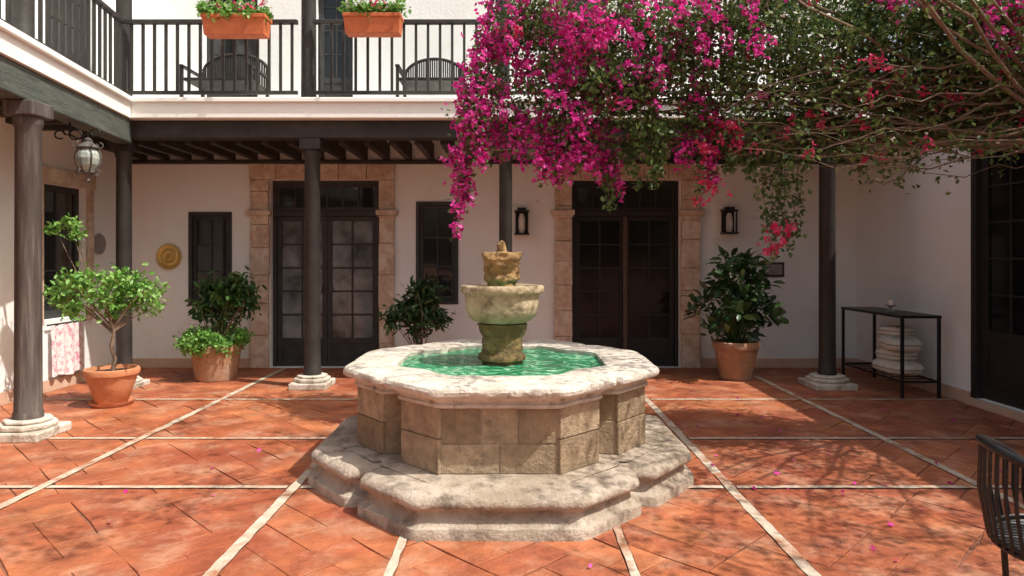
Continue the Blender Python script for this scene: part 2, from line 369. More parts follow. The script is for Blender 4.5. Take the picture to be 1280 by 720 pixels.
def surround(q,px0,px1,ptop,parent,imp):
    s=MB(); x0,x1,zt=X(px0,YB),X(px1,YB),Z(ptop,YB); y0,y1=YB-.06,YB-.002
    for (a,b) in ((x0,q[0]-.0),(q[1]+.0,x1)):
        z=0.0; k=0
        while z<q[3]-.05:
            hh=random.uniform(.26,.48)
            if q[3]-z-hh<.12: hh=q[3]-z
            s.box(a+random.uniform(0,.014),b-random.uniform(0,.012),y0-random.uniform(-.004,.014),y1,z+.003,z+hh-.001); z+=hh; k+=1
    xx=[x0]+sorted(x0+(x1-x0)*(k+random.uniform(-.15,.15))/5 for k in range(1,5))+[x1]
    for a,b in zip(xx,xx[1:]): s.box(a+.002,b-.002,y0-random.uniform(-.004,.014),y1,q[3]+.002,zt+random.uniform(-.008,.004))
    sub(s,'stone_surround','sandstone',parent,BO,bevel=.012)
    for (a,b) in ((x0-.04,q[0]+.03),(q[1]-.03,x1+.04)): 
        s=MB(); s.box(a,b,y0-.05,y1-.01,imp-.035,imp+.035); s.box(a+.02,b-.02,y0-.03,y1-.01,imp-.06,imp-.036); sub(s,'impost','sandstone',parent,BO,bevel=.012)
def door(q,px0,px1,ptop,label='',panel=.22,gm='glass',post=False,fm='doorwood'):
    imp=Z(266,YB)
    fr=MB(); y=YB+.10
    fr.box(q[0],q[0]+.05,y-.01,y+.08,0,q[3]); fr.box(q[1]-.05,q[1],y-.01,y+.08,0,q[3]); fr.box(q[0]+.05,q[1]-.05,y-.01,y+.08,q[3]-.05,q[3]); fr.box(q[0]+.05,q[1]-.05,y-.01,y+.08,imp-.04,imp+.03)
    D=sub(fr,'door',fm,bb,BO,bevel=.004); tag(D,label)
    surround(q,px0,px1,ptop,D,imp)
    f=MB();gl=MB(); glazed(f,gl,q[0]+.05,q[1]-.05,imp+.03,q[3]-.05,y+.01,6,1,stile=.04)
    sub(f,'transom',fm,D,BO,bevel=.003); sub(gl,'transom_pane','glass',D,BO)
    mid=(q[0]+q[1])/2
    if post:
        s=MB(); s.box(mid-.03,mid+.03,y-.045,y+.018,.002,imp-.045); sub(s,'centre_post','postwood',D,BO,bevel=.008)
    for sgn,(a,b) in ((1,(q[0]+.052,mid-.002)),(-1,(mid+.002,q[1]-.052))):
        f=MB();gl=MB(); glazed(f,gl,a,b,.015,imp-.042,y+.02,2,5,stile=.065,panel=panel,mun=.024)
        sub(f,'door_leaf',fm,D,BO,bevel=.003); sub(gl,'pane',gm,D,BO)
        if not post:
            hx=(b-.055) if sgn>0 else (a+.055); hd=MB(); hd.tube([Vector((hx,y+.0,1.02)),Vector((hx,y-.03,1.03)),Vector((hx,y-.03,1.13)),Vector((hx,y+.0,1.14))],.008)
            sub(hd,'handle','oldiron',D,BO)
door(d1,313,494,205,'closed glazed double door with reflections and curtain painted pale in its panes left of the fountain',gm='glass_pale')
door(d2,692,875,205,'nearly black glazed double door with slim brown centre post right of the fountain',post=True,gm='glass_black',fm='blackwood')
def window(q,label):
    f=MB();gl=MB(); y=YB+.02
    f.box(q[0],q[0]+.05,y-.04,y+.08,q[2],q[3]); f.box(q[1]-.05,q[1],y-.04,y+.08,q[2],q[3]); f.box(q[0]+.05,q[1]-.05,y-.04,y+.08,q[3]-.05,q[3]); f.box(q[0]+.05,q[1]-.05,y-.04,y+.08,q[2],q[2]+.05)
    D=sub(f,'window','doorwood',bb,BO,bevel=.004); tag(D,label)
    f=MB(); glazed(f,gl,q[0]+.05,q[1]-.05,q[2]+.05,q[3]-.05,y,2,3,stile=.045,mun=.02)
    sub(f,'sash','doorwood',D,BO,bevel=.003); sub(gl,'pane','glass',D,BO)
window(w1,'narrow dark window beside the brass plate'); window(w2,'narrow dark window between the two doors')
for q in ud:
    f=MB();gl=MB(); glazed(f,gl,q[0],q[1],q[2]+.02,q[3],YB+.08,2,4,stile=.08,panel=.5)
    D=sub(f,'balcony_door','doorwood',bb,BO,bevel=.003); sub(gl,'pane','glass',D,BO)

# left building
lb=empty('side_building',(XL,5,0),'whitewashed building wing along the left side with balcony and green beam','building')
LO=(XL,5,0)
def lx(D): return -4.29+.156*(7.68-D)
Y0=-1.0
lw=(7.52,8.32,.80,Z(232,7.9)); ld=(4.7,6.1,0,2.45)
mb=MB(); wall(mb,(XL,YB-.001,0),(0,-1,0),(1,0,0),YB-Y0,-.01,3.0,[(YB-lw[1],YB-lw[0],lw[2],lw[3]),(YB-ld[1],YB-ld[0],-.009,ld[3])])
sub(mb,'ground_floor_wall','stucco',lb,LO)
mb=MB(); wall(mb,(XL,YB-.001,0),(0,-1,0),(1,0,0),YB-Y0,3.0,6.0,[(YB-8.5,YB-7.6,FL-.02,5.3),(YB-6.6,YB-5.7,FL-.02,5.3)]); sub(mb,'upper_floor_wall','stucco',lb,LO)
mb=MB(); v=[(XL-.36,Y0,-.01),(XL-.36,YB,-.01),(XL-3,YB,-.01),(XL-3,Y0,-.01),(XL-.36,Y0,5.9),(XL-.36,YB,5.9),(XL-3,YB,5.9),(XL-3,Y0,5.9)]
mb.add(v,[(0,1,2,3),(4,7,6,5),(1,2,6,5),(2,3,7,6),(3,0,4,7)]); sub(mb,'room_interior','interior',lb,LO)
TL=Matrix.Translation((XL,0,0))@Matrix.Rotation(R(90),4,'Z')
def leftunit(q,name,cols,rows,panel):
    f=MB();gl=MB(); glazed(f,gl,q[0],q[1],q[2]+.002,q[3],.08,cols,rows,stile=.07,panel=panel,M4=TL)
    D=sub(f,name,'doorwood',lb,LO,bevel=.003); sub(gl,'pane','glass',D,LO)
    return D
D=leftunit(lw,'window',2,3,0)
s=MB()
for (a,b,c,d) in ((lw[0]-.10,lw[0]-.002,lw[2]-.05,lw[3]+.0),(lw[1]+.002,lw[1]+.10,lw[2]-.05,lw[3]),(lw[0]-.14,lw[1]+.14,lw[3]+.003,lw[3]+.18)): s.box(a,b,-.05,-.002,c,d,TL)
sub(s,'stone_surround','sandstone',D,LO,bevel=.01)
D=leftunit(ld,'door',4,5,.4)
s=MB()
for (a,b,c,d) in ((ld[0]-.2,ld[0]-.002,0,ld[3]),(ld[1]+.002,ld[1]+.2,0,ld[3]),(ld[0]-.2,ld[1]+.2,ld[3]+.003,ld[3]+.2)): s.box(a,b,-.06,-.002,c,d,TL)
sub(s,'stone_surround','sandstone',D,LO,bevel=.01)
leftunit((7.6,8.5,FL,5.3),'balcony_door',2,4,.5); leftunit((5.7,6.6,FL,5.3),'balcony_door',2,4,.5)
for a,b in ((Y0,ld[0]-.21),(ld[1]+.21,YB-.03)): 
    mb=MB(); mb.box(XL+.002,XL+.02,a,b,0,.13); sub(mb,'skirting','skirt',lb,LO)
def lpoly(dx0,dx1,y0,y1): return [(lx(y0)+dx0,y0),(lx(y0)+dx1,y0),(lx(y1)+dx1,y1),(lx(y1)+dx0,y1)]
mb=MB(); mb.prism([(XL+.002,Y0),(lx(Y0),Y0),(lx(EY),EY),(-4.294,EY),(-4.294,YB),(XL+.002,YB-.003)],3.07,FL-.012); sub(mb,'balcony_slab','white',lb,LO,bevel=.01)
mb=MB(); mb.prism(lpoly(.002,.04,Y0,EY-.04),FL-.06,FL); sub(mb,'cornice','white',lb,LO,bevel=.01)
mb=MB(); mb.prism(lpoly(-.22,-.03,Y0,7.797),2.80,3.067); sub(mb,'beam','greenwood',lb,LO,bevel=.015)
y=.2
while y<7.7:
    mb=MB(); mb.box(XL+.004,lx(y)-.234,y-.045,y+.045,2.88,3.04); sub(mb,'joist','beamwood',lb,LO,bevel=.008); y+=.36
mb=MB(); mb.box(XL-3,XL+.25,Y0,YB-.25,6.003,6.15); sub(mb,'roof','rooftile',lb,LO)

# right wall
WH=3.10
rw=empty('courtyard_wall',(XR,5,0),'pale plastered wall along the right side with a tall dark doorway','wall'); RO=(XR,5,0)
rd=(5.2,6.95,0.08,Z(168,6.95))
mb=MB(); wall(mb,(XR,Y0,0),(0,1,0),(-1,0,0),YB-Y0,-.01,WH,[(rd[0]-Y0,rd[1]-Y0,rd[2],rd[3])]); sub(mb,'plastered_wall','stucco',rw,RO)
mb=MB(); mb.box(XR-.05,XR+.42,Y0,7.6,WH+.003,WH+.07); sub(mb,'coping','terra2',rw,RO,bevel=.01)
for a,b in ((Y0,rd[0]-.02),(rd[1]+.02,YB-.03)): 
    mb=MB(); mb.box(XR-.02,XR-.002,a,b,0,.13); sub(mb,'skirting','skirt',rw,RO,bevel=.004)
mb=MB(); mb.box(XR-.05,XR+.3,rd[0]-.05,rd[1]+.05,0,.078); sub(mb,'door_sill','skirt',rw,RO,bevel=.008)
TR=Matrix.Translation((XR,0,0))@Matrix.Rotation(R(-90),4,'Z')
f=MB()
f.box(-rd[1],-rd[1]+.08,-.02,.1,rd[2],rd[3],TR); f.box(-rd[0]-.08,-rd[0],-.02,.1,rd[2],rd[3],TR); f.box(-rd[1]+.08,-rd[0]-.08,-.02,.1,rd[3]-.1,rd[3],TR)
D=sub(f,'door','blackwood',rw,RO,bevel=.004)
mid=-(rd[0]+rd[1])/2
for a,b in ((-rd[1]+.085,mid-.002),(mid+.002,-rd[0]-.085)):
    f=MB();gl=MB(); glazed(f,gl,a,b,rd[2]+.01,rd[3]-.105,.03,2,5,stile=.09,panel=.5,M4=TR); sub(f,'door_leaf','blackwood',D,RO,bevel=.003); sub(gl,'pane','glass_black',D,RO)

# ------------------------------------------------------------ columns
def column(px,D,top,r,label,m='darkwood',bw=.24,bh=.16,x=None,stone='rim',z0=0,base=True):
    xx=X(px,D) if x is None else x
    t=empty('column',(xx,D,z0),label,'column','round wooden columns holding up the balconies')
    b=MB()
    if base:
        oc=[(bw*1.05*math.cos(a)/math.cos(PI/8),bw*1.05*math.sin(a)/math.cos(PI/8)) for a in [PI/8+k*PI/4 for k in range(8)]]
        b.prism([(-bw,-bw),(bw,-bw),(bw,bw),(-bw,bw)],0,bh*.5); b.prism([(p[0]*.86,p[1]*.86) for p in oc],bh*.5+.002,bh*.8); b.prism([(p[0]*.72,p[1]*.72) for p in oc],bh*.8+.002,bh)
        b.build('stone_base',stone,t,bevel=.02)
        zb=bh+.002
    else: zb=0
    H=top-z0
    s=MB(); s.lathe([(r*1.12,zb),(r*1.12,zb+.04),(r*1.03,zb+.06),(r,zb+.3),(r*.94,H-.22),(r*1.05,H-.20),(r*1.12,H-.17),(r*1.12,H-.13)],24)
    s.build('shaft',m,t,smooth=40)
    s=MB(); s.box(-r*1.3,r*1.3,-r*1.3,r*1.3,H-.128,H-.002); s.build('capital',m,t,bevel=.012)
    return t
column(40,5.72,2.80,.10,'weathered brown round column at far left standing on a worn stone base','colwood',.225,.16,x=lx(5.72)-.07)
column(155,7.9,2.865,.085,'slim dark column in the left corner behind the small potted tree','darkwood',.2,.12)
column(390.5,7.9,2.865,.092,'dark round column in front of the closed left glazed door','darkwood',.215,.15)
column(632,7.9,2.865,.078,'dark column rising directly behind the top of the fountain','darkwood',.2,.12)
column(1034,7.9,2.865,.092,'dark column on the right near the metal console table','darkwood',.24,.15)
for (xx,D,lab) in ((lx(5.72)-.12,5.72,'upper balcony post above the weathered brown left column'),(X(155,7.9),7.9,'upper balcony post at the inner left corner of the balustrade'),(X(386,7.9),7.9,'upper balcony post between the two clay flower boxes'),(X(628,7.9),7.9,'upper balcony post half hidden by magenta blossom')):
    column(0,D,5.75,.085,lab,'darkwood',x=xx,z0=FL,base=False)
# ------------------------------------------------------------ railings
def railing(p0,p1,label):
    p0=Vector(p0);p1=Vector(p1); L=(p1-p0).length; rz=math.atan2((p1-p0).y,(p1-p0).x)
    t=empty('balcony_railing',p0,label,'railing','dark slatted balcony railings',rz)
    b=MB(); b.box(0,L,-.03,.03,.86,.91); b.build('top_rail','darkwood',t,bevel=.008)
    b=MB(); b.box(0,L,-.02,.02,.06,.10); b.build('bottom_rail','darkwood',t,bevel=.005)
    n=max(2,round(L/.135)); me=None
    for i in range(n):
        if me is None:
            b=MB(); b.box(-.014,.014,-.014,.014,.10,.86); o=b.build('baluster','darkwood',t,loc=((i+.5)*L/n,0,0)); me=o
        else:
            o=me.copy(); C.objects.link(o); o.parent=t; o.location=((i+.5)*L/n,0,0)
RY=7.78
cxs=[X(155,7.9),X(386,7.9),X(628,7.9),X(880,7.9),XR]
labs=['dark balcony railing bay on the left carrying the first clay flower box','dark balcony railing bay in the middle carrying the second clay flower box','dark balcony railing bay mostly hidden behind magenta bougainvillea','dark balcony railing bay hidden behind green foliage at right']
for i in range(4): railing((cxs[i]+.09,RY,FL),(cxs[i+1]-.09,RY,FL),labs[i])
railing((lx(5.8)-.13,5.82,FL),(lx(7.8)-.13,7.78,FL),'left side balcony railing bay running back to the inner corner')
railing((lx(2.5)-.13,2.5,FL),(lx(5.6)-.13,5.6,FL),'left side balcony railing bay nearest the viewer')

# ------------------------------------------------------------ fountain
FC=Vector((X(627.5,5.0),5.0,0)); SX=.91
ft=empty('fountain',FC,'tiered stone fountain with lobed basin of green water in the centre of the courtyard','fountain')
def lobed(a,R_,b,c,sx=SX,e=None):
    e=b if e is None else e
    q=[(a,-R_),(b,-c),(e,-e),(c,-b),(R_,-a)]; out=[]
    for k in range(4):
        cs,sn=round(math.cos(k*PI/2)),round(math.sin(k*PI/2)); out+=[((x*cs-y*sn)*sx,x*sn+y*cs) for x,y in q]
    return out
def sweep(mb,secs,step=.028,jit=.006,seed=0,round_=0):
    n=len(secs[0][0]); base=secs[0][0]
    cnt=[max(1,int((Vector(base[(i+1)%n])-Vector(base[i])).length/step)) for i in range(n)]
    rows=[]
    for poly,z in secs:
        row=[]
        for i in range(n):
            a=Vector(poly[i]);b=Vector(poly[(i+1)%n])
            for k in range(cnt[i]):
                p=a.lerp(b,k/cnt[i]); row.append(Vector((p.x,p.y,z)))
        for _ in range(round_):
            m=len(row); row=[row[i-1]*.25+row[i]*.5+row[(i+1)%m]*.25 for i in range(m)]
        row=[p+Vector((noise.noise(p*5+Vector((seed,0,0))),noise.noise(p*5+Vector((0,seed+5,0))),noise.noise(p*5+Vector((0,0,seed+9)))))*jit*1.5+Vector((noise.noise(p*28),noise.noise(p*28+Vector((3,3,3))),noise.noise(p*20+Vector((7,3,3)))*.5))*jit for p in row]
        rows.append(row)
    m=len(rows[0]); v=[p for r in rows for p in r]
    f=[(i*m+k,i*m+(k+1)%m,(i+1)*m+(k+1)%m,(i+1)*m+k) for i in range(len(rows)-1) for k in range(m)]
    mb.add(v,f)
WP=lobed(.37,1.045,.645,.80,e=.628); SP=lobed(.48,1.35,.86,1.01,e=.848)
def o_(p,d): return offset(p,d)
mb=MB(); sweep(mb,[(o_(SP,.050),-.01),(o_(SP,.050),.058),(o_(SP,.046),.064),(o_(SP,.030),.066),(o_(SP,.012),.080),(o_(SP,-.006),.100),(o_(SP,-.014),.120),(o_(SP,-.012),.138),(o_(SP,.006),.144),(o_(SP,.010),.152),(o_(SP,.026),.157),(o_(SP,.036),.170),(o_(SP,.038),.188),(o_(SP,.030),.206),(o_(SP,.010),.219),(o_(SP,-.02),.226),(o_(SP,-.08),.232),(o_(SP,-.15),.237),(o_(WP,.14),.241),(o_(WP,.05),.244),(o_(WP,-.03),.246)],jit=.0032,round_=1)
mb.build('step','step',ft,smooth=38)
mb=MB(); sweep(mb,[(WP,.215),(WP,.68)],jit=.0005); mb.build('basin_core','mortar',ft)
mb=MB(); n=len(WP)
for i in range(n):
    a=Vector(WP[i]);b=Vector(WP[(i+1)%n]); e=(b-a); Ln=e.length; e.normalize(); nr=Vector((e.y,-e.x))
    kind=i%5
    if kind in (0,3): zr=[.244,.45,.66]; pb=.026
    elif kind==4: zr=[.244,.42,.66]; pb=.004
    else: zr=[.244,.46,.66]; pb=.004
    for r in range(len(zr)-1):
        if kind==4: cuts=[0,.34,.66,1] if r else [0,.5,1]
        else: cuts=[0,1]
        for j in range(len(cuts)-1):
            s0,s1=cuts[j]*Ln+(.002 if j else -.004),cuts[j+1]*Ln-(.002 if j<len(cuts)-2 else -.004)
            pr=pb+random.uniform(0,.005)
            q=[a+e*s0-nr*.02,a+e*s1-nr*.02,a+e*s1+nr*pr,a+e*s0+nr*pr]
            q=[(p.x,p.y) for p in q][::-1]
            mb.prism(q if area(q)>0 else q[::-1],zr[r]+.002,zr[r+1]-.002)
mb.build('basin_wall','block',ft,bevel=.006)
ip=lobed(.31,.76,.43,.655,.98,.515); ip2=lobed(.31,.74,.415,.625,.98,.495)
mb=MB(); sweep(mb,[(o_(WP,-.02),.630),(o_(WP,.036),.634),(o_(WP,.044),.640),(o_(WP,.044),.654),(o_(WP,.034),.660),(o_(WP,.036),.670),(o_(WP,.056),.688),(o_(WP,.080),.698),(o_(WP,.086),.703),(o_(WP,.104),.705),(o_(WP,.117),.718),(o_(WP,.120),.740),(o_(WP,.110),.758),(o_(WP,.08),.767),(o_(WP,.0),.771),(lobed(.34,.92,.53,.75,.93,.59),.771),(lobed(.32,.82,.47,.69,.95,.55),.769),(ip,.766),(ip2,.758),(ip2,.45)],jit=.0035,seed=4,round_=1)
mb.build('rim','rim',ft,smooth=36)
mb=MB(); wp=lobed(.31,.755,.425,.64,.98,.51); mb.add([(x,y,.730) for x,y in wp],[tuple(range(len(wp)))]); mb.build('water','water',ft)
mb=MB(); mb.lathe([(.15,.50),(.15,.745),(.175,.76),(.172,.79),(.15,.805),(.148,.93),(.165,.955),(.172,.975),(.172,1.0),(.178,1.01),(.178,1.02)],48,jit=.012,fine=.015); mb.build('pedestal','mossy',ft,smooth=55)
mb=MB(); mb.lathe([(.14,1.022),(.17,1.027),(.205,1.042),(.235,1.065),(.258,1.10),(.268,1.14),(.270,1.18),(.268,1.225),(.272,1.235),(.290,1.242),(.302,1.252),(.304,1.286),(.296,1.298),(.265,1.300),(.25,1.292),(.235,1.26),(.15,1.22),(0.0,1.21)],72,jit=.009,fine=.015); mb.build('lower_bowl','bowl',ft,smooth=50)
mb=MB(); mb.lathe([(0,1.280),(.232,1.281)],32); mb.build('bowl_water','water',ft)
mb=MB(); mb.lathe([(.11,1.21),(.105,1.31),(.12,1.33),(.128,1.345),(.120,1.365),(.110,1.38),(.120,1.41),(.132,1.45),(.138,1.48),(.146,1.487),(.147,1.53),(.135,1.54),(.11,1.538),(.09,1.51),(0,1.505)],56,jit=.022,fine=.012); mb.build('upper_bowl','ochre',ft,smooth=55)
mb=MB(); mb.lathe([(.045,1.50),(.042,1.54),(.032,1.55),(.036,1.57),(.038,1.59),(.030,1.61),(.016,1.622),(0,1.625)],28,jit=.018,fine=.01); mb.build('finial','ochre',ft,smooth=60)

# ------------------------------------------------------------ pots and plants
def pot(name,t,rt,rb,h,m,saucer=False,z=0):
    s=MB(); z0=.03 if saucer else 0
    s.lathe([(rb*.9,z0),(rb,z0+.01),(rb+(rt-rb)*.55,z0+h*.5),(rt*.95,z0+h*.78),(rt*.96,z0+h*.8),(rt*1.03,z0+h*.82),(rt*1.05,z0+h*.9),(rt*1.03,z0+h*.98),(rt*.98,z0+h),(rt*.9,z0+h*.99),(rt*.87,z0+h*.88),(0,z0+h*.87)],36,jit=.005)
    s.build('pot',m,t,smooth=45)
    s=MB(); s.lathe([(rt*.85,z0+h*.885),(rt*.4,z0+h*.91),(0,z0+h*.92)],20,jit=.01); s.build('soil','soil',t)
    if saucer:
        s=MB(); s.lathe([(rb*1.15,0),(rb*1.35,.03),(rb*1.4,.05),(rb*1.3,.045),(rb*1.1,.028),(0,.027)],32); s.build('saucer',m,t,smooth=45)
    return z0+h*.9
def stems(t,z0,targets,r=.012,name='stem',spread=.03,m='bark',bow=.05):
    s=MB()
    for q in targets:
        q=Vector(q); a=Vector((random.uniform(-spread,spread),random.uniform(-spread,spread),z0-.03)); off=Vector((random.gauss(0,bow),random.gauss(0,bow),0))
        pts=[a.lerp(q,k/6)+off*math.sin(PI*k/6) for k in range(7)]
        s.tube(pts,[r*(1-.7*k/6) for k in range(7)],6)
    return s.build(name,m,t,smooth=60)
def rel(px,py,D,t,dd=0): 
    p=P(px,py,D+dd); return (p.x-t.location.x,p.y-t.location.y,p.z)
D=6.95; t=empty('potted_tree',(X(140,D),D,0),'small tree with rounded bright green crown in a terracotta bowl pot at left','potted plant')
z=pot('pot',t,.245,.15,.35,'terra',True)
cl=[(88,370,22),(115,353,24),(150,350,25),(180,362,22),(97,386,14),(130,373,24),(165,380,20),(194,371,13),(72,364,14),(140,388,13),(80,348,11),(193,385,8)]
s=MB(); pts=[(0,0,z-.03),(.025,.01,z+.12),(-.005,-.01,z+.26),(.02,0,z+.38),(.01,0,z+.5)]; s.tube(pts,[.024,.020,.017,.015,.012],8)
for c in cl: 
    q=Vector(rel(c[0],c[1],D,t,random.uniform(-.2,.2))); a=Vector((.015,0,z+.36+random.uniform(0,.1))); s.tube([a,a.lerp(q,.5)+Vector((0,0,.03)),q],[.011,.008,.004],5)
tg=[rel(88,278,D,t,.1),rel(98,292,D,t),rel(70,288,D,t,.1)]
for q in tg: s.tube([Vector((.01,0,z+.45)),Vector((-.2,.05,z+.62)),Vector(q)],[.01,.007,.004],5)
s.build('trunk','bark',t,smooth=60)
pp=[]
for c in cl:
    r=c[2]*D/F
    pp.append(blob_pts(rel(c[0],c[1],D,t,random.uniform(-.15,.15)),(r,r*1.3,r*.7),int(r*r*6800),.034,10))
pp.append(np.concatenate([blob_pts(q,(.09,.09,.05),60,.025,10) for q in tg]))
leaf_mesh('crown','leaf_bright',np.concatenate(pp),.060,.03,t,droop=.1,detail=True)
D=8.42; t=empty('potted_shrub',(X(270,D),D,0),'wide terracotta pot with trailing bright groundcover and dark shrub below the narrow left window','potted plant','large potted plants against the back wall')
z=pot('pot',t,.30,.235,.44,'terra2')
cl=[(265,378,18),(288,368,20),(305,378,14),(252,385,12),(280,392,18),(300,354,10),(262,362,9),(312,365,7)]
stems(t,z,[rel(c[0],c[1],D,t,random.uniform(-.1,.1)) for c in cl for _ in (0,1)],.009)
leaf_mesh('shrub_leaves','leaf_mid',np.concatenate([blob_pts(rel(c[0],c[1],D,t,random.uniform(.0,.15)),(c[2]*D/F,)*3,int(c[2]*13),.045,8) for c in cl]),.10,.038,t,detail=True,droop=0)
leaf_mesh('groundcover','leaf_bright',np.concatenate([blob_pts((.38*math.cos(a)*q,.34*math.sin(a)*q-.03,z+random.uniform(.02,.2)*(1.25-q*.5)),(.09,.09,.08),190,.03,15) for a,q in [(random.uniform(0,2*PI),random.uniform(.4,1)) for _ in range(44)]]),.038,.03,t)
D=8.55; t=empty('potted_leafy_shrub',(X(522,D),D,0),'dark leafy potted shrub behind the left rim of the fountain','potted plant','large potted plants against the back wall')
z=pot('pot',t,.20,.15,.36,'terra2')
cl=[(522,362,9),(535,380,13),(508,385,12),(522,402,18),(490,400,10),(548,398,10),(525,385,12),(540,360,6)]
stems(t,z,[rel(c[0],c[1],D,t,random.uniform(-.1,.1)) for c in cl for _ in (0,1)],.008)
leaf_mesh('leaves','leaf_dark',np.concatenate([blob_pts(rel(c[0],c[1],D,t,random.uniform(-.1,.1)),(c[2]*D/F,)*3,int(c[2]*13),.04,8) for c in cl]),.12,.036,t,detail=True,droop=0)
D=8.45; t=empty('potted_broadleaf_plant',(X(920,D),D,0),'large dark broad-leaved plant in a terracotta pot right of the right-hand stone doorway','potted plant','large potted plants against the back wall')
z=pot('pot',t,.27,.19,.47,'terra2')
tg=[];dirs=[];bp=[]
for k in range(80):
    a=random.uniform(0,2*PI); rr=random.uniform(.05,.52)*(1 if k%3 else .5); hh=z+random.uniform(.08,1.08)*(1.05-.5*(rr/.62)**2)
    q=Vector((rr*math.cos(a),min(rr*math.sin(a),.5),hh)); tg.append(q)
    for _ in range(10):
        bp.append(q+Vector((random.gauss(0,.05),random.gauss(0,.05),random.gauss(0,.05)))); dirs.append((math.cos(a)*.7,math.sin(a)*.7,.3))
stems(t,z,tg,.008,m='leaf_mid')
leaf_mesh('leaves','leaf_dark',np.array([tuple(b) for b in bp]),.145,.060,t,outdir=dirs,jit=.7,detail=True,droop=.1)
leaf_mesh('blossom','whitefl',bracts([tuple(q+Vector((0,-.08,.03))) for q in tg[:9]],2,.04),.045,.03,t)

# balcony flower boxes
for (px0,px1,py0,py1,lab,c,nf) in ((256,336,21,46,'orange clay flower box on the left stretch of the balcony rail','red',8),(431,503,20,44,'orange clay flower box on the middle stretch of the balcony rail','red',3)):
    D=7.58; xa,xb,za,zb=X(px0,D),X(px1,D),Z(py1,D),Z(py0,D); t=empty('flower_box',((xa+xb)/2,D,za),lab,'planter','clay flower boxes hung on the balcony rail')
    w=(xb-xa)/2; hh=zb-za; s=MB()
    def ring(sx,sy,z): return [(-sx,-sy,z),(sx,-sy,z),(sx,sy,z),(-sx,sy,z)]
    v=ring(w*.93,.085,0)+ring(w*.97,.105,hh*.8)+ring(w,.118,hh*.8+.002)+ring(w,.12,hh)+ring(w-.02,.10,hh)+ring(w-.02,.10,hh*.85)
    s.add(v,[(3,2,1,0)]+[(r*4+k,r*4+(k+1)%4,(r+1)*4+(k+1)%4,(r+1)*4+k) for r in range(5) for k in range(4)]+[(20,21,22,23)])
    s.build('box','planter',t,bevel=.006)
    for sx in (-.6,.6): 
        s=MB(); s.box(w*sx-.01,w*sx+.01,.12,.235,hh*.85,hh*.88); s.box(w*sx-.01,w*sx+.01,.108,.12,0.02,hh*.88); s.build('bracket','blackmetal',t)
    leaf_mesh('foliage','leaf_bright',np.concatenate([blob_pts((random.uniform(-w,w),random.uniform(-.09,.06),hh+random.uniform(-.01,.09)),(.06,.06,.05),60,.03,15) for _ in range(30)]),.05,.035,t)
    leaf_mesh('pale_blossom','whitefl',bracts([(random.uniform(-w,w),random.uniform(-.14,.06),hh+random.uniform(.05,.16)) for _ in range(14)],4,.02),.034,.028,t)
    leaf_mesh('blossom',c,bracts([(random.uniform(-w,w),random.uniform(-.14,.06),hh+random.uniform(.05,.16)) for _ in range(nf)],4,.02),.035,.03,t)

# ------------------------------------------------------------ bougainvillea
bg=empty('bougainvillea',(4.35,5.3,0),'huge bougainvillea with magenta and red blossoms arching over the right half of the courtyard','climbing plant')
BO2=np.array(bg.location)
mag=[(655,35,56,6.2,1.1),(614,100,28,5.9,1.1),(594,145,22,5.8,1.1),(584,190,12,5.8,1),(700,40,70,6.0,1.1),(690,110,45,5.8,1.1),(690,158,26,5.7,1.0),(765,45,75,5.9,.95),(835,40,65,5.7,.9),(755,120,50,5.7,.45),(840,90,45,5.6,.7),(900,30,55,5.6,.6),(645,140,22,5.9,1.0),(722,165,22,5.6,.7),(1240,5,45,5.0,1.0),(624,55,24,6.2,1.1),(1180,-5,38,5.1,.9),(800,100,30,5.5,.5),(1100,-10,35,5.2,.6),(1280,20,40,5.0,.6)]
grn=[(900,110,60,5.6),(965,60,75,5.5),(1035,60,85,5.4),(990,130,46,5.5),(1110,50,85,5.3),(1090,112,42,5.6),(1190,50,85,5.2),(1180,98,40,5.3),(1270,50,90,5.1),(1265,100,38,5.2),(900,172,22,5.5),(945,165,22,5.5),(770,190,20,5.7),(812,160,34,5.6),(1040,155,24,5.5),(870,150,32,5.6),(1130,152,18,5.5),(760,100,40,5.55),(800,130,38,5.5),(1000,5,60,5.7),(1080,0,60,5.6),(1160,0,60,5.6),(1240,0,60,5.5),(940,0,50,5.8),(1290,20,60,5.4)]
over=[(1.9,4.2,3.45,.5),(2.6,3.9,3.4,.6),(3.3,3.7,3.5,.6),(1.2,4.6,3.6,.5),(3.9,3.2,3.4,.6),(2.4,3.1,3.4,.4),(3.2,4.6,3.6,.7),(2.2,5.2,3.9,.6),(3.9,5.6,3.6,.8),(.9,5.6,3.9,.5),(1.4,3.4,3.5,.3),(.6,3.3,4.3,.45),(1.0,4.4,4.5,.5),(.1,6.0,4.7,.5),(.0,2.6,4.1,.4),(-.3,5.0,4.6,.35),(4.2,2.6,3.4,.7),(3.5,2.2,3.5,.6),(4.8,3.4,3.4,.8),(2.9,2.7,3.4,.45),(4.6,4.3,3.5,.8),(4.0,4.0,3.4,.6)]  # added foliage above the view, placed to dapple shade on the paving
lp=[];mc=[];rc=[];cents=[]
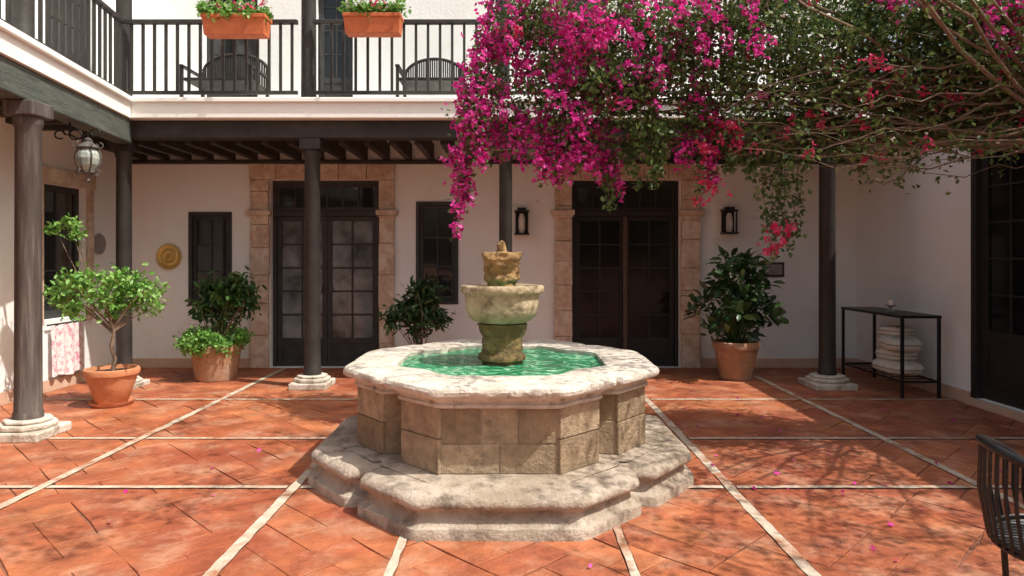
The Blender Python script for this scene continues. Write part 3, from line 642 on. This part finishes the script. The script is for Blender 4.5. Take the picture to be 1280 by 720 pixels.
for q in mag+grn:
    px,py,r,D=q[:4]; md=q[4] if len(q)>4 else 0
    c=P(px,py,D); rr=r*D/F; cents.append((c,rr))
    lp.append(blob_pts(c,(rr,rr*1.1,rr*.95),int(rr*rr*(8500 if px<950 else 6500)),.055,22))
    for _ in range(int(rr*rr*85*md)):
        d=rng.normal(size=3); d/=np.linalg.norm(d)
        if d[1]>.3: d[1]*=-1
        s0=np.array(c)+d*rr*np.array([1,1.1,.95])*rng.uniform(.75,1.1); dr=np.array([rng.normal()*.05,rng.normal()*.04,-.05-.1*rng.random()])
        for k in range(rng.integers(3,8)): mc.append(s0+dr*k*.5+rng.normal(size=3)*.03)
    for _ in range(int(rr*rr*(8 if md else (20 if px<960 else 7)))):
        d=rng.normal(size=3); d/=np.linalg.norm(d)
        if d[1]>.2: d[1]*=-1
        s0=np.array(c)+d*rr*rng.uniform(.85,1.08)
        for k in range(rng.integers(1,5)): rc.append(s0+rng.normal(size=3)*.035)
    if not md:
        for _ in range(int(rr*rr*(10 if px<1000 else 4))):
            d=rng.normal(size=3); d/=np.linalg.norm(d); d[1]=-abs(d[1]); s0=np.array(c)+d*rr*rng.uniform(.85,1.1)
            for k in range(rng.integers(2,5)): mc.append(s0+rng.normal(size=3)*.035)
for i,(x,y,z,r) in enumerate(over):
    lp.append(blob_pts((x,y,z),(r*1.2,r*1.2,.2),int(r*r*900),.07,12)); cents.append((Vector((x,y,z)),r))
    for _ in range(int(r*r*30)): mc.append(np.array((x,y,z))+rng.normal(size=3)*r*.5*np.array([1,1,.3]))
strands=[(575,170,292,5.8,'m'),(567,190,262,5.8,'m'),(588,150,250,5.8,'m'),(882,150,240,5.5,'r'),(893,150,225,5.5,'m'),(972,180,322,5.5,'g'),(985,180,300,5.5,'g'),(962,180,285,5.5,'g'),(996,180,290,5.5,'g'),(978,180,310,5.45,'g'),(768,190,258,5.7,'g'),(775,180,240,5.7,'m'),(672,150,210,5.7,'m'),(682,150,222,5.75,'m'),(695,160,228,5.7,'m'),(715,160,218,5.6,'m'),(625,120,198,5.9,'m'),(640,150,190,5.9,'g'),(812,180,230,5.6,'g'),(935,180,218,5.5,'g'),(1080,150,212,5.6,'g'),(1050,150,200,5.5,'g'),(830,170,215,5.6,'g'),(740,160,215,5.6,'m'),(915,180,210,5.5,'g'),(1160,140,180,5.5,'g'),(855,170,200,5.6,'m'),(604,130,190,5.8,'m'),(603,30,110,6.1,'m'),(616,0,80,6.2,'m'),(590,90,165,6.0,'m'),(580,110,180,5.9,'m'),(612,140,205,5.8,'m'),(655,140,200,5.8,'m'),(705,150,205,5.7,'m'),(1115,140,190,5.5,'g'),(1015,160,200,5.5,'g'),(790,170,232,5.6,'g'),(756,170,225,5.7,'m'),(598,60,130,6.1,'m')]
tw=MB()
for (px,y0,y1,D,k) in strands:
    a=P(px,y0,D); b=P(px+random.uniform(-8,8),y1,D+random.uniform(-.15,.15)); sw=random.uniform(-.06,.06)
    pts=[a.lerp(b,i/10)+Vector((sw*math.sin(i/10*PI)+random.gauss(0,.008),random.gauss(0,.01),0)) for i in range(11)]
    tw.tube(pts,[.005*(1-.07*i) for i in range(11)],5)
    for i,p in enumerate(pts):
        sp=.044*(1-.045*i)
        lp.append(np.array(p)+rng.normal(size=(14 if k!='m' else 7,3))*sp)
        if k=='m': 
            for _ in range(2): mc.append(np.array(p)+rng.normal(size=3)*sp*.8)
        if k=='r' and random.random()<.7: rc.append(np.array(p)+rng.normal(size=3)*.04)
for q in ((965,308,5.4),(978,285,5.4),(880,160,5.5),(925,180,5.4),(905,165,5.4),(890,235,5.5),(885,185,5.4),(930,170,5.35),(968,298,5.4)):
    for _ in range(4): rc.append(np.array(P(*q))+rng.normal(size=3)*.045)
for k in range(80):
    y0=random.uniform(60,175); y1=y0+random.uniform(-5,60); xa=random.uniform(1200,1420); xb=random.uniform(900,1130); D0=random.uniform(4.8,5.6); D1=D0+random.uniform(-.2,.3)
    a=P(xa,y0,D0); b=P(xb,min(y1,203),D1); h_=random.uniform(-.25,.22); h2=random.uniform(-.1,.1)
    pts=[a.lerp(b,i/12)+Vector((random.gauss(0,.025),random.gauss(0,.03),h_*math.sin(i/12*PI)+h2*math.sin(i/6*PI)+random.gauss(0,.022))) for i in range(13)]
    r0=random.uniform(.004,.011); tw.tube(pts,[r0*(1-.06*i) for i in range(13)],5)
    for i,p in enumerate(pts[1:]): 
        if (k+i)%3==0: lp.append(np.array(p)+rng.normal(size=(11,3))*.05)
        if random.random()<.04:
            for _ in range(2): rc.append(np.array(p)+rng.normal(size=3)*.04)
def bez(ps,n=16):
    ps=[Vector(p) for p in ps]; out=[]
    for i in range(n+1):
        t=i/n; q=ps
        while len(q)>1: q=[a.lerp(b,t) for a,b in zip(q,q[1:])]
        out.append(q[0])
    return out
for (pp_,r0) in (([(1400,150,5.0),(1280,185,5.0),(1160,215,5.1),(1080,130,5.3),(960,170,5.4)],.026),([(1400,90,5.1),(1250,190,5.1),(1130,160,5.2),(1000,200,5.4)],.018),([(1400,210,4.9),(1290,130,4.9),(1180,180,5.1),(1050,150,5.2)],.015),([(1420,120,5.2),(1260,120,4.9),(1150,200,5.0),(1040,120,5.1)],.013)):
    pts=[p+Vector((random.gauss(0,.01),random.gauss(0,.01),random.gauss(0,.012))) for p in bez([P(*q) for q in pp_],20)]
    tw.tube(pts,[r0*(1-.035*i) for i in range(21)],7)
root=Vector((4.4,5.2,2.3))
tw2=MB()
tw2.tube([(4.4,5.25,-.02),(4.36,5.2,.5),(4.42,5.3,1.1),(4.34,5.2,1.7),root],[.085,.07,.065,.06,.055],10)
for (c,r) in cents:
    mid_=root.lerp(c,.5)+Vector((random.gauss(0,.15),.35+random.gauss(0,.15),.25)); 
    pts=[root*(1-t)**2+mid_*2*t*(1-t)+c*t*t+Vector((random.gauss(0,.03),random.gauss(0,.03),random.gauss(0,.03)))*(1 if 0<i<10 else 0) for i,t in [(i,i/10) for i in range(11)]]
    tw2.tube(pts,[.019*(1-.075*i) for i in range(11)],6)
    for i,p in enumerate(pts[2:]):
        lp.append(np.array(p)+rng.normal(size=(10,3))*.07)
    for _ in range(5):
        d=Vector(rng.normal(size=3)).normalized()*r; tw2.tube([c,c+d*.6+Vector((0,0,.04)),c+d],[.006,.005,.003],4)
def shift(mb): mb.v=[(a-BO2[0],b-BO2[1],c-BO2[2]) for a,b,c in mb.v]; return mb
shift(tw).build('twigs','bark',bg,smooth=60); shift(tw2).build('trunk','bark',bg,smooth=60)
LP=np.concatenate(lp)-BO2
leaf_mesh('leaves','leaf',LP,.048,.030,bg,droop=.3)
leaf_mesh('magenta_bracts','magenta',bracts(np.array(mc)-BO2,5,.028),.038,.031,bg,droop=0)
leaf_mesh('red_bracts','red',bracts(np.array(rc)-BO2,5,.025),.036,.028,bg,droop=0)
leaf_mesh('small_white_flowers','whitefl',bracts([p for p in LP[rng.integers(0,len(LP),800)]],1,.02),.024,.02,bg,droop=0)
print('LEAVES',len(LP),len(mc),len(rc))
fp=[]
for _ in range(90):
    x,y=random.uniform(-2.6,4.2),random.uniform(2.6,7.8)
    if random.random()<.5: x,y=random.gauss(1.9,.7),random.gauss(5.0,1.0)
    if abs(x-FC.x)<1.38 and abs(y-5)<1.5: continue
    fp.append((x,y,.013))
dirs=[(random.gauss(0,1),random.gauss(0,1),.05) for _ in fp]
tag(leaf_mesh('fallen_petals','magenta',fp,.035,.028,None,outdir=dirs,jit=.1,droop=0),'scattered magenta petals fallen on the terracotta paving','petals',kind='stuff')

# ------------------------------------------------------------ wall fittings
def disc(x,y,z,r,nrm,m,label,cat,name):
    t=empty(name,(x,y,z),label,cat); s=MB(); s.lathe([(0,.012),(r*.35,.014),(r*.4,.02),(r*.6,.022),(r*.68,.012),(r*.9,.03),(r*.97,.03),(r,.02),(r*.9,.0),(0,0)],40)
    M4=Matrix.Rotation(R(90),4,'X') if nrm=='y' else Matrix.Rotation(R(90),4,'Y')
    s.v=[tuple(M4@Vector(p)) for p in s.v]
    s.build('dish',m,t,smooth=40)
    h=MB(); h.lathe([(0,.034),(r*.12,.032),(r*.16,.02),(r*.3,.0145)],20); h.v=[tuple(M4@Vector(p)) for p in h.v]; h.build('boss',m,t,smooth=40)
disc(X(212,YB),YB-.004,Z(321,YB),.175,'y','brass','round polished brass plate hung on the back wall left of the narrow window','wall plate','wall_plate')
disc(XL+.004,8.56,Z(305,8.56),.13,'x','pewter','round grey plate on the left side wall near the corner','wall plate','wall_plate')
def wall_lantern(px,py,label):
    p=P(px,py,YB-.004); t=empty('wall_lantern',p,label,'lantern','wall lanterns on the back wall')
    s=MB(); s.box(-.165,.12,-.02,0,-.23,.23); s.box(-.15,.105,-.026,-.021,-.215,.215); s.build('back_plate','white',t,bevel=.006)
    s=MB(); s.box(-.07,.07,-.045,-.028,-.15,.15)
    for a in (-.075,.075):
        for b in (-.19,-.06): s.box(a-.01,a+.01,b-.01,b+.01,-.15,.13)
    s.box(-.1,.1,-.21,-.04,-.175,-.15); s.box(-.1,.1,-.21,-.04,.13,.15); s.box(-.06,.06,-.17,-.06,.15,.19); s.build('cage','blackmetal',t,bevel=.003)
    s=MB(); s.lathe([(.03,-.15),(.045,-.10),(.045,.04),(.025,.11)],16,c=(0,-.125,0)); s.build('glass_chimney','cream',t,smooth=50)
wall_lantern(908,277,'black wall lantern on a pale backplate right of the right-hand stone doorway')
wall_lantern(652,278,'black wall lantern left of the right-hand stone doorway, behind the fountain')
t=empty('wall_plaque',P(966,337,YB-.004),'small dark framed plaque on the back wall above the right potted plant','plaque'); s=MB(); s.box(-.15,.15,-.018,0,-.10,.10); s.build('frame','darkwood',t,bevel=.004); s=MB(); s.box(-.12,.12,-.022,-.019,-.07,.07); s.build('panel','pewter',t)
t=empty('wall_switch',P(672,252,YB-.004),'tiny pale bell push on the wall beside the stone doorway','switch'); s=MB(); s.box(-.03,.03,-.014,0,-.045,.045); s.build('plate','white',t,bevel=.004); s=MB(); s.lathe([(.012,0),(.01,.006),(0,.007)],12); s.v=[(a,-.014-c,b) for a,b,c in s.v]; s.build('button','pewter',t)
D=6.55; t=empty('hanging_lantern',(X(110,D),D,2.78),'ornate glass hanging lantern under the green beam beside the left corner','lantern')
dx=(lx(D)-.13)-t.location.x
s=MB(); s.tube([(dx,0,.02),(dx,0,-.1),(dx*.5,0,-.14),(0,0,-.10),(0,0,-.15)],.011)
for (cx_,cz_,rr_) in ((-.12,-.10,.06),(.07,-.08,.045),(-.2,-.07,.04),(-.27,-.10,.05)): s.tube([(math.cos(a)*rr_+cx_,0,math.sin(a)*rr_*.8+cz_) for a in [k*PI/6 for k in range(11)]],.008)
s.build('bracket','blackmetal',t)
s=MB(); s.lathe([(.015,-.13),(.04,-.15),(.035,-.17),(.075,-.20),(.105,-.225),(.095,-.235),(.08,-.24)],12); s.lathe([(.06,-.45),(.065,-.462),(.03,-.49),(.02,-.52),(.026,-.54),(.0,-.57)],12)
pr=[(.08,-.24),(.108,-.285),(.115,-.33),(.10,-.39),(.062,-.45)]
for k in range(6):
    a=k*PI/3+.3; s.tube([(math.cos(a)*r_,math.sin(a)*r_,z_) for r_,z_ in pr],.007)
    s.tube([(math.cos(a)*(.10+.028*math.sin(q)),math.sin(a)*(.10+.028*math.sin(q)),-.20+.028*math.cos(q)) for q in [j*PI/5 for j in range(9)]],.005)
    s.tube([(math.cos(a)*(.08+.025*math.sin(q)),math.sin(a)*(.08+.025*math.sin(q)),-.46-.025*math.cos(q)) for q in [j*PI/5 for j in range(9)]],.005)
s.build('cage','oldiron',t,smooth=40); s=MB(); s.lathe([(r_*.94,z_) for r_,z_ in pr],12); s.build('glass','frosted',t)
# patterned cloth under the left window
ya,yb,zc0,zc1=7.62,8.2,.16,.74
t=empty('wall_cloth',(XL+.05,(ya+yb)/2,zc1),'pink and white patterned cloth hanging low on the left wall under the window','cloth')
s=MB(); NX,NZ=26,10; v=[]
for i in range(NX+1):
    for j in range(NZ+1):
        u=i/NX; w_=j/NZ; v.append((.012*math.sin(u*24)*(.3+w_)+.02*w_+.008*noise.noise(Vector((u*8,w_*5,0))),(u-.5)*(yb-ya),-(zc1-zc0)*w_+.015*math.sin(u*9)*w_))
s.add(v,[(i*(NZ+1)+j,(i+1)*(NZ+1)+j,(i+1)*(NZ+1)+j+1,i*(NZ+1)+j+1) for i in range(NX) for j in range(NZ)]); s.build('cloth','cloth',t,smooth=80)
s=MB(); s.tube([(-.005,-(yb-ya)/2-.05,.006),(-.005,(yb-ya)/2+.05,.006)],.01,8); s.build('hanging_rod','darkwood',t,smooth=60)

# ------------------------------------------------------------ console table
D0,D1=7.22,8.55; xa,xb=4.12,4.55; zt=.885
t=empty('console_table',((xa+xb)/2,(D0+D1)/2,0),'slim black metal console table against the right wall','table'); cx,cy=(xa+xb)/2,(D0+D1)/2
s=MB(); s.box(xa-cx,xb-cx,D0-cy,D1-cy,zt-.03,zt); s.build('tabletop','blackmetal',t,bevel=.005)
for a in (xa+.02,xb-.02):
    for b in (D0+.02,D1-.02):
        s=MB(); s.box(a-cx-.014,a-cx+.014,b-cy-.014,b-cy+.014,0,zt-.032); s.build('leg','blackmetal',t)
zs_=.19
s=MB()
for a in (xa+.02,xb-.02): s.box(a-cx-.008,a-cx+.008,D0-cy+.035,D1-cy-.035,zs_-.02,zs_)
for b in (D0+.02,D1-.02): s.box(xa-cx+.035,xb-cx-.035,b-cy-.008,b-cy+.008,zs_-.02,zs_)
for k in range(9): s.box(xa-cx+.03,xb-cx-.03,D0-cy+.12+k*.14,D0-cy+.13+k*.14,zs_+.001,zs_+.011)
s.build('lower_shelf','blackmetal',t)
names=['bottom of the stack','second from the bottom','third from the bottom','top of the stack']
zz=zs_+.012
for i in range(4):
    w_=[.185,.15,.18,.13][i]; d_=[.27,.20,.25,.17][i]; th=[.15,.13,.16,.11][i]
    b=empty('cushion',(4.325+[0,.02,-.01,.02][i],7.66+[0,.06,-.05,.07][i],zz),'pale cushion piled on the shelf under the console table, '+names[i],'cushion','pale cushions on the console shelf',rz=R([4,14,-10,22][i]))
    s=MB(); NU,NV=28,12; v=[]
    for j in range(NV+1):
        ph=-PI/2+PI*j/NV
        for k in range(NU):
            a=2*PI*k/NU; c_,s_=math.cos(a),math.sin(a); se=lambda q,e: math.copysign(abs(q)**e,q)
            rr=math.cos(ph)**.55 if math.cos(ph)>1e-6 else 0
            v.append((w_*se(c_,.5)*rr,d_*se(s_,.5)*rr,th/2+th/2*se(math.sin(ph),.75)*(1-.25*noise.noise(Vector((c_*2,s_*2,i*3))))))
    s.add(v,[(j*NU+k,j*NU+(k+1)%NU,(j+1)*NU+(k+1)%NU,(j+1)*NU+k) for j in range(NV) for k in range(NU)]); s.build('cover','cream',b,smooth=70)
    s=MB(); s.tube([(w_*1.005*math.copysign(abs(math.cos(a))**.5,math.cos(a)),d_*1.005*math.copysign(abs(math.sin(a))**.5,math.sin(a)),th/2) for a in [k*2*PI/40+.01 for k in range(40)]],.006,6,closed=True); s.build('piping','pewter',b,smooth=60)
    zz+=th*.95
b=empty('candle_holder',(4.3,7.75,zt),'small pale candle holder standing on the console table','candle holder')
s=MB(); s.lathe([(.05,0),(.055,.01),(.015,.03),(.015,.05),(.05,.07),(.05,.08),(0,.075)],20); s.build('stand','pewter',b,smooth=45); s=MB(); s.lathe([(.025,.078),(.025,.13),(.0,.132)],16); s.build('candle','cream',b,smooth=45)

# ------------------------------------------------------------ garden chair right
t=empty('garden_chair',(2.05,2.45,0),'black metal garden chair with a curved slatted back at the lower right edge','chair',rz=R(75))
r=.27
A=[R(-5)+k*R(190)/24 for k in range(25)]
s=MB()
top=[(r*math.cos(a)*1.04,r*math.sin(a)*1.06+.02,.60+.215*max(0,math.sin(a))**.6) for a in A]; s.tube(top,.017,8)
s.tube([(r*math.cos(a),r*math.sin(a)+.01,.47) for a in A],.009,6); s.build('back_frame','blackmetal',t,smooth=60)
for k in range(1,24):
    s=MB(); a=A[k]; p=top[k]; q=(r*math.cos(a),r*math.sin(a)+.01,.45); s.tube([q,((p[0]+q[0])/2*1.06,(p[1]+q[1])/2*1.06,(p[2]+q[2])/2),p],.0065,6); s.build('back_slat','blackmetal',t,smooth=60)
s=MB(); s.tube([(r*math.cos(k*2*PI/32),r*math.sin(k*2*PI/32),.45) for k in range(32)],.012,8,closed=True)
for k in range(-8,9):
    x=k*.03; y=math.sqrt(max(0,r*r-x*x)); s.tube([(x,-y,.45),(x,y,.45)],.009,6)
s.build('seat','blackmetal',t,smooth=60)
for a in (R(40),R(140),R(220),R(320)):
    s=MB(); c,d=math.cos(a),math.sin(a); s.tube([(r*c,r*d,.45),(r*c*.95,r*d*.95,.25),(r*c*1.12,r*d*1.12,0)],.012,8); s.build('leg','blackmetal',t,smooth=60)
s=MB(); s.tube([(r*.9*math.cos(k*2*PI/24),r*.9*math.sin(k*2*PI/24),.2) for k in range(24)],.007,6,closed=True); s.build('stretcher','blackmetal',t,smooth=60)
def armchair(x,y,w,label,top):
    t=empty('balcony_armchair',(x,y,FL),label,'chair','dark armchairs on the upper balcony')
    s=MB(); s.box(-w/2+.05,w/2-.05,-.28,.28,.36,.40); s.build('seat','darkwood',t,bevel=.01)
    s=MB(); n=29
    def tp(u): return top-.26+.25*math.sqrt(max(0,1-u*u*.99))
    for k in range(1,n-1):
        u=2*k/(n-1)-1; xx=u*(w/2-.03); s.box(xx-.009,xx+.009,.295,.31,.40,tp(u))
    s.tube([((2*k/24-1)*(w/2-.03),.30,tp(2*k/24-1)) for k in range(25)],.02,6); s.build('backrest','darkwood',t)
    for a in (-w/2+.04,w/2-.04):
        for b in (-.3,.27):
            s=MB(); s.box(a-.018,a+.018,b-.018,b+.018,0,.52 if b<0 else top-.25); s.build('leg','darkwood',t)
        s=MB(); s.box(a-.025,a+.025,-.33,.24,.522,.545); s.build('armrest','darkwood',t)
armchair(X(283,8.6),8.6,.92,'dark round-backed armchair on the balcony behind the first flower box',.86)
armchair(X(540,8.6),8.6,.85,'dark round-backed armchair on the balcony left of the magenta blossom',.80)

# ------------------------------------------------------------ light, camera
w=bpy.data.worlds.new('World'); bpy.context.scene.world=w; w.use_nodes=True; nt=w.node_tree
sky=nt.nodes.new('ShaderNodeTexSky'); sky.sky_type='NISHITA'; sky.sun_disc=False; sky.dust_density=7; sky.air_density=1.7; sky.ozone_density=1.5
ts=Vector((.5,-.22,.85)).normalized()
sky.sun_elevation=math.asin(ts.z); sky.sun_rotation=math.atan2(ts.x,ts.y)
nt.links.new(sky.outputs[0],nt.nodes['Background'].inputs[0]); nt.nodes['Background'].inputs[1].default_value=.15
sl=bpy.data.lights.new('sun','SUN'); sl.energy=5; sl.angle=R(.5); sl.color=(1,.95,.86); so=bpy.data.objects.new('sun',sl); C.objects.link(so); so.rotation_euler=ts.to_track_quat('Z','Y').to_euler(); so.location=(8,-3,12)
cam=bpy.data.cameras.new('camera'); co=bpy.data.objects.new('camera',cam); C.objects.link(co); co.location=(0,0,EYE); co.rotation_euler=(R(90),0,0); cam.sensor_width=36; cam.lens=F/1280*36; cam.shift_y=-38/1280; cam.clip_end=300; cam.clip_start=.05
bpy.context.scene.camera=co
vs=bpy.context.scene.view_settings; vs.view_transform='Standard'; vs.look='None'; vs.exposure=0
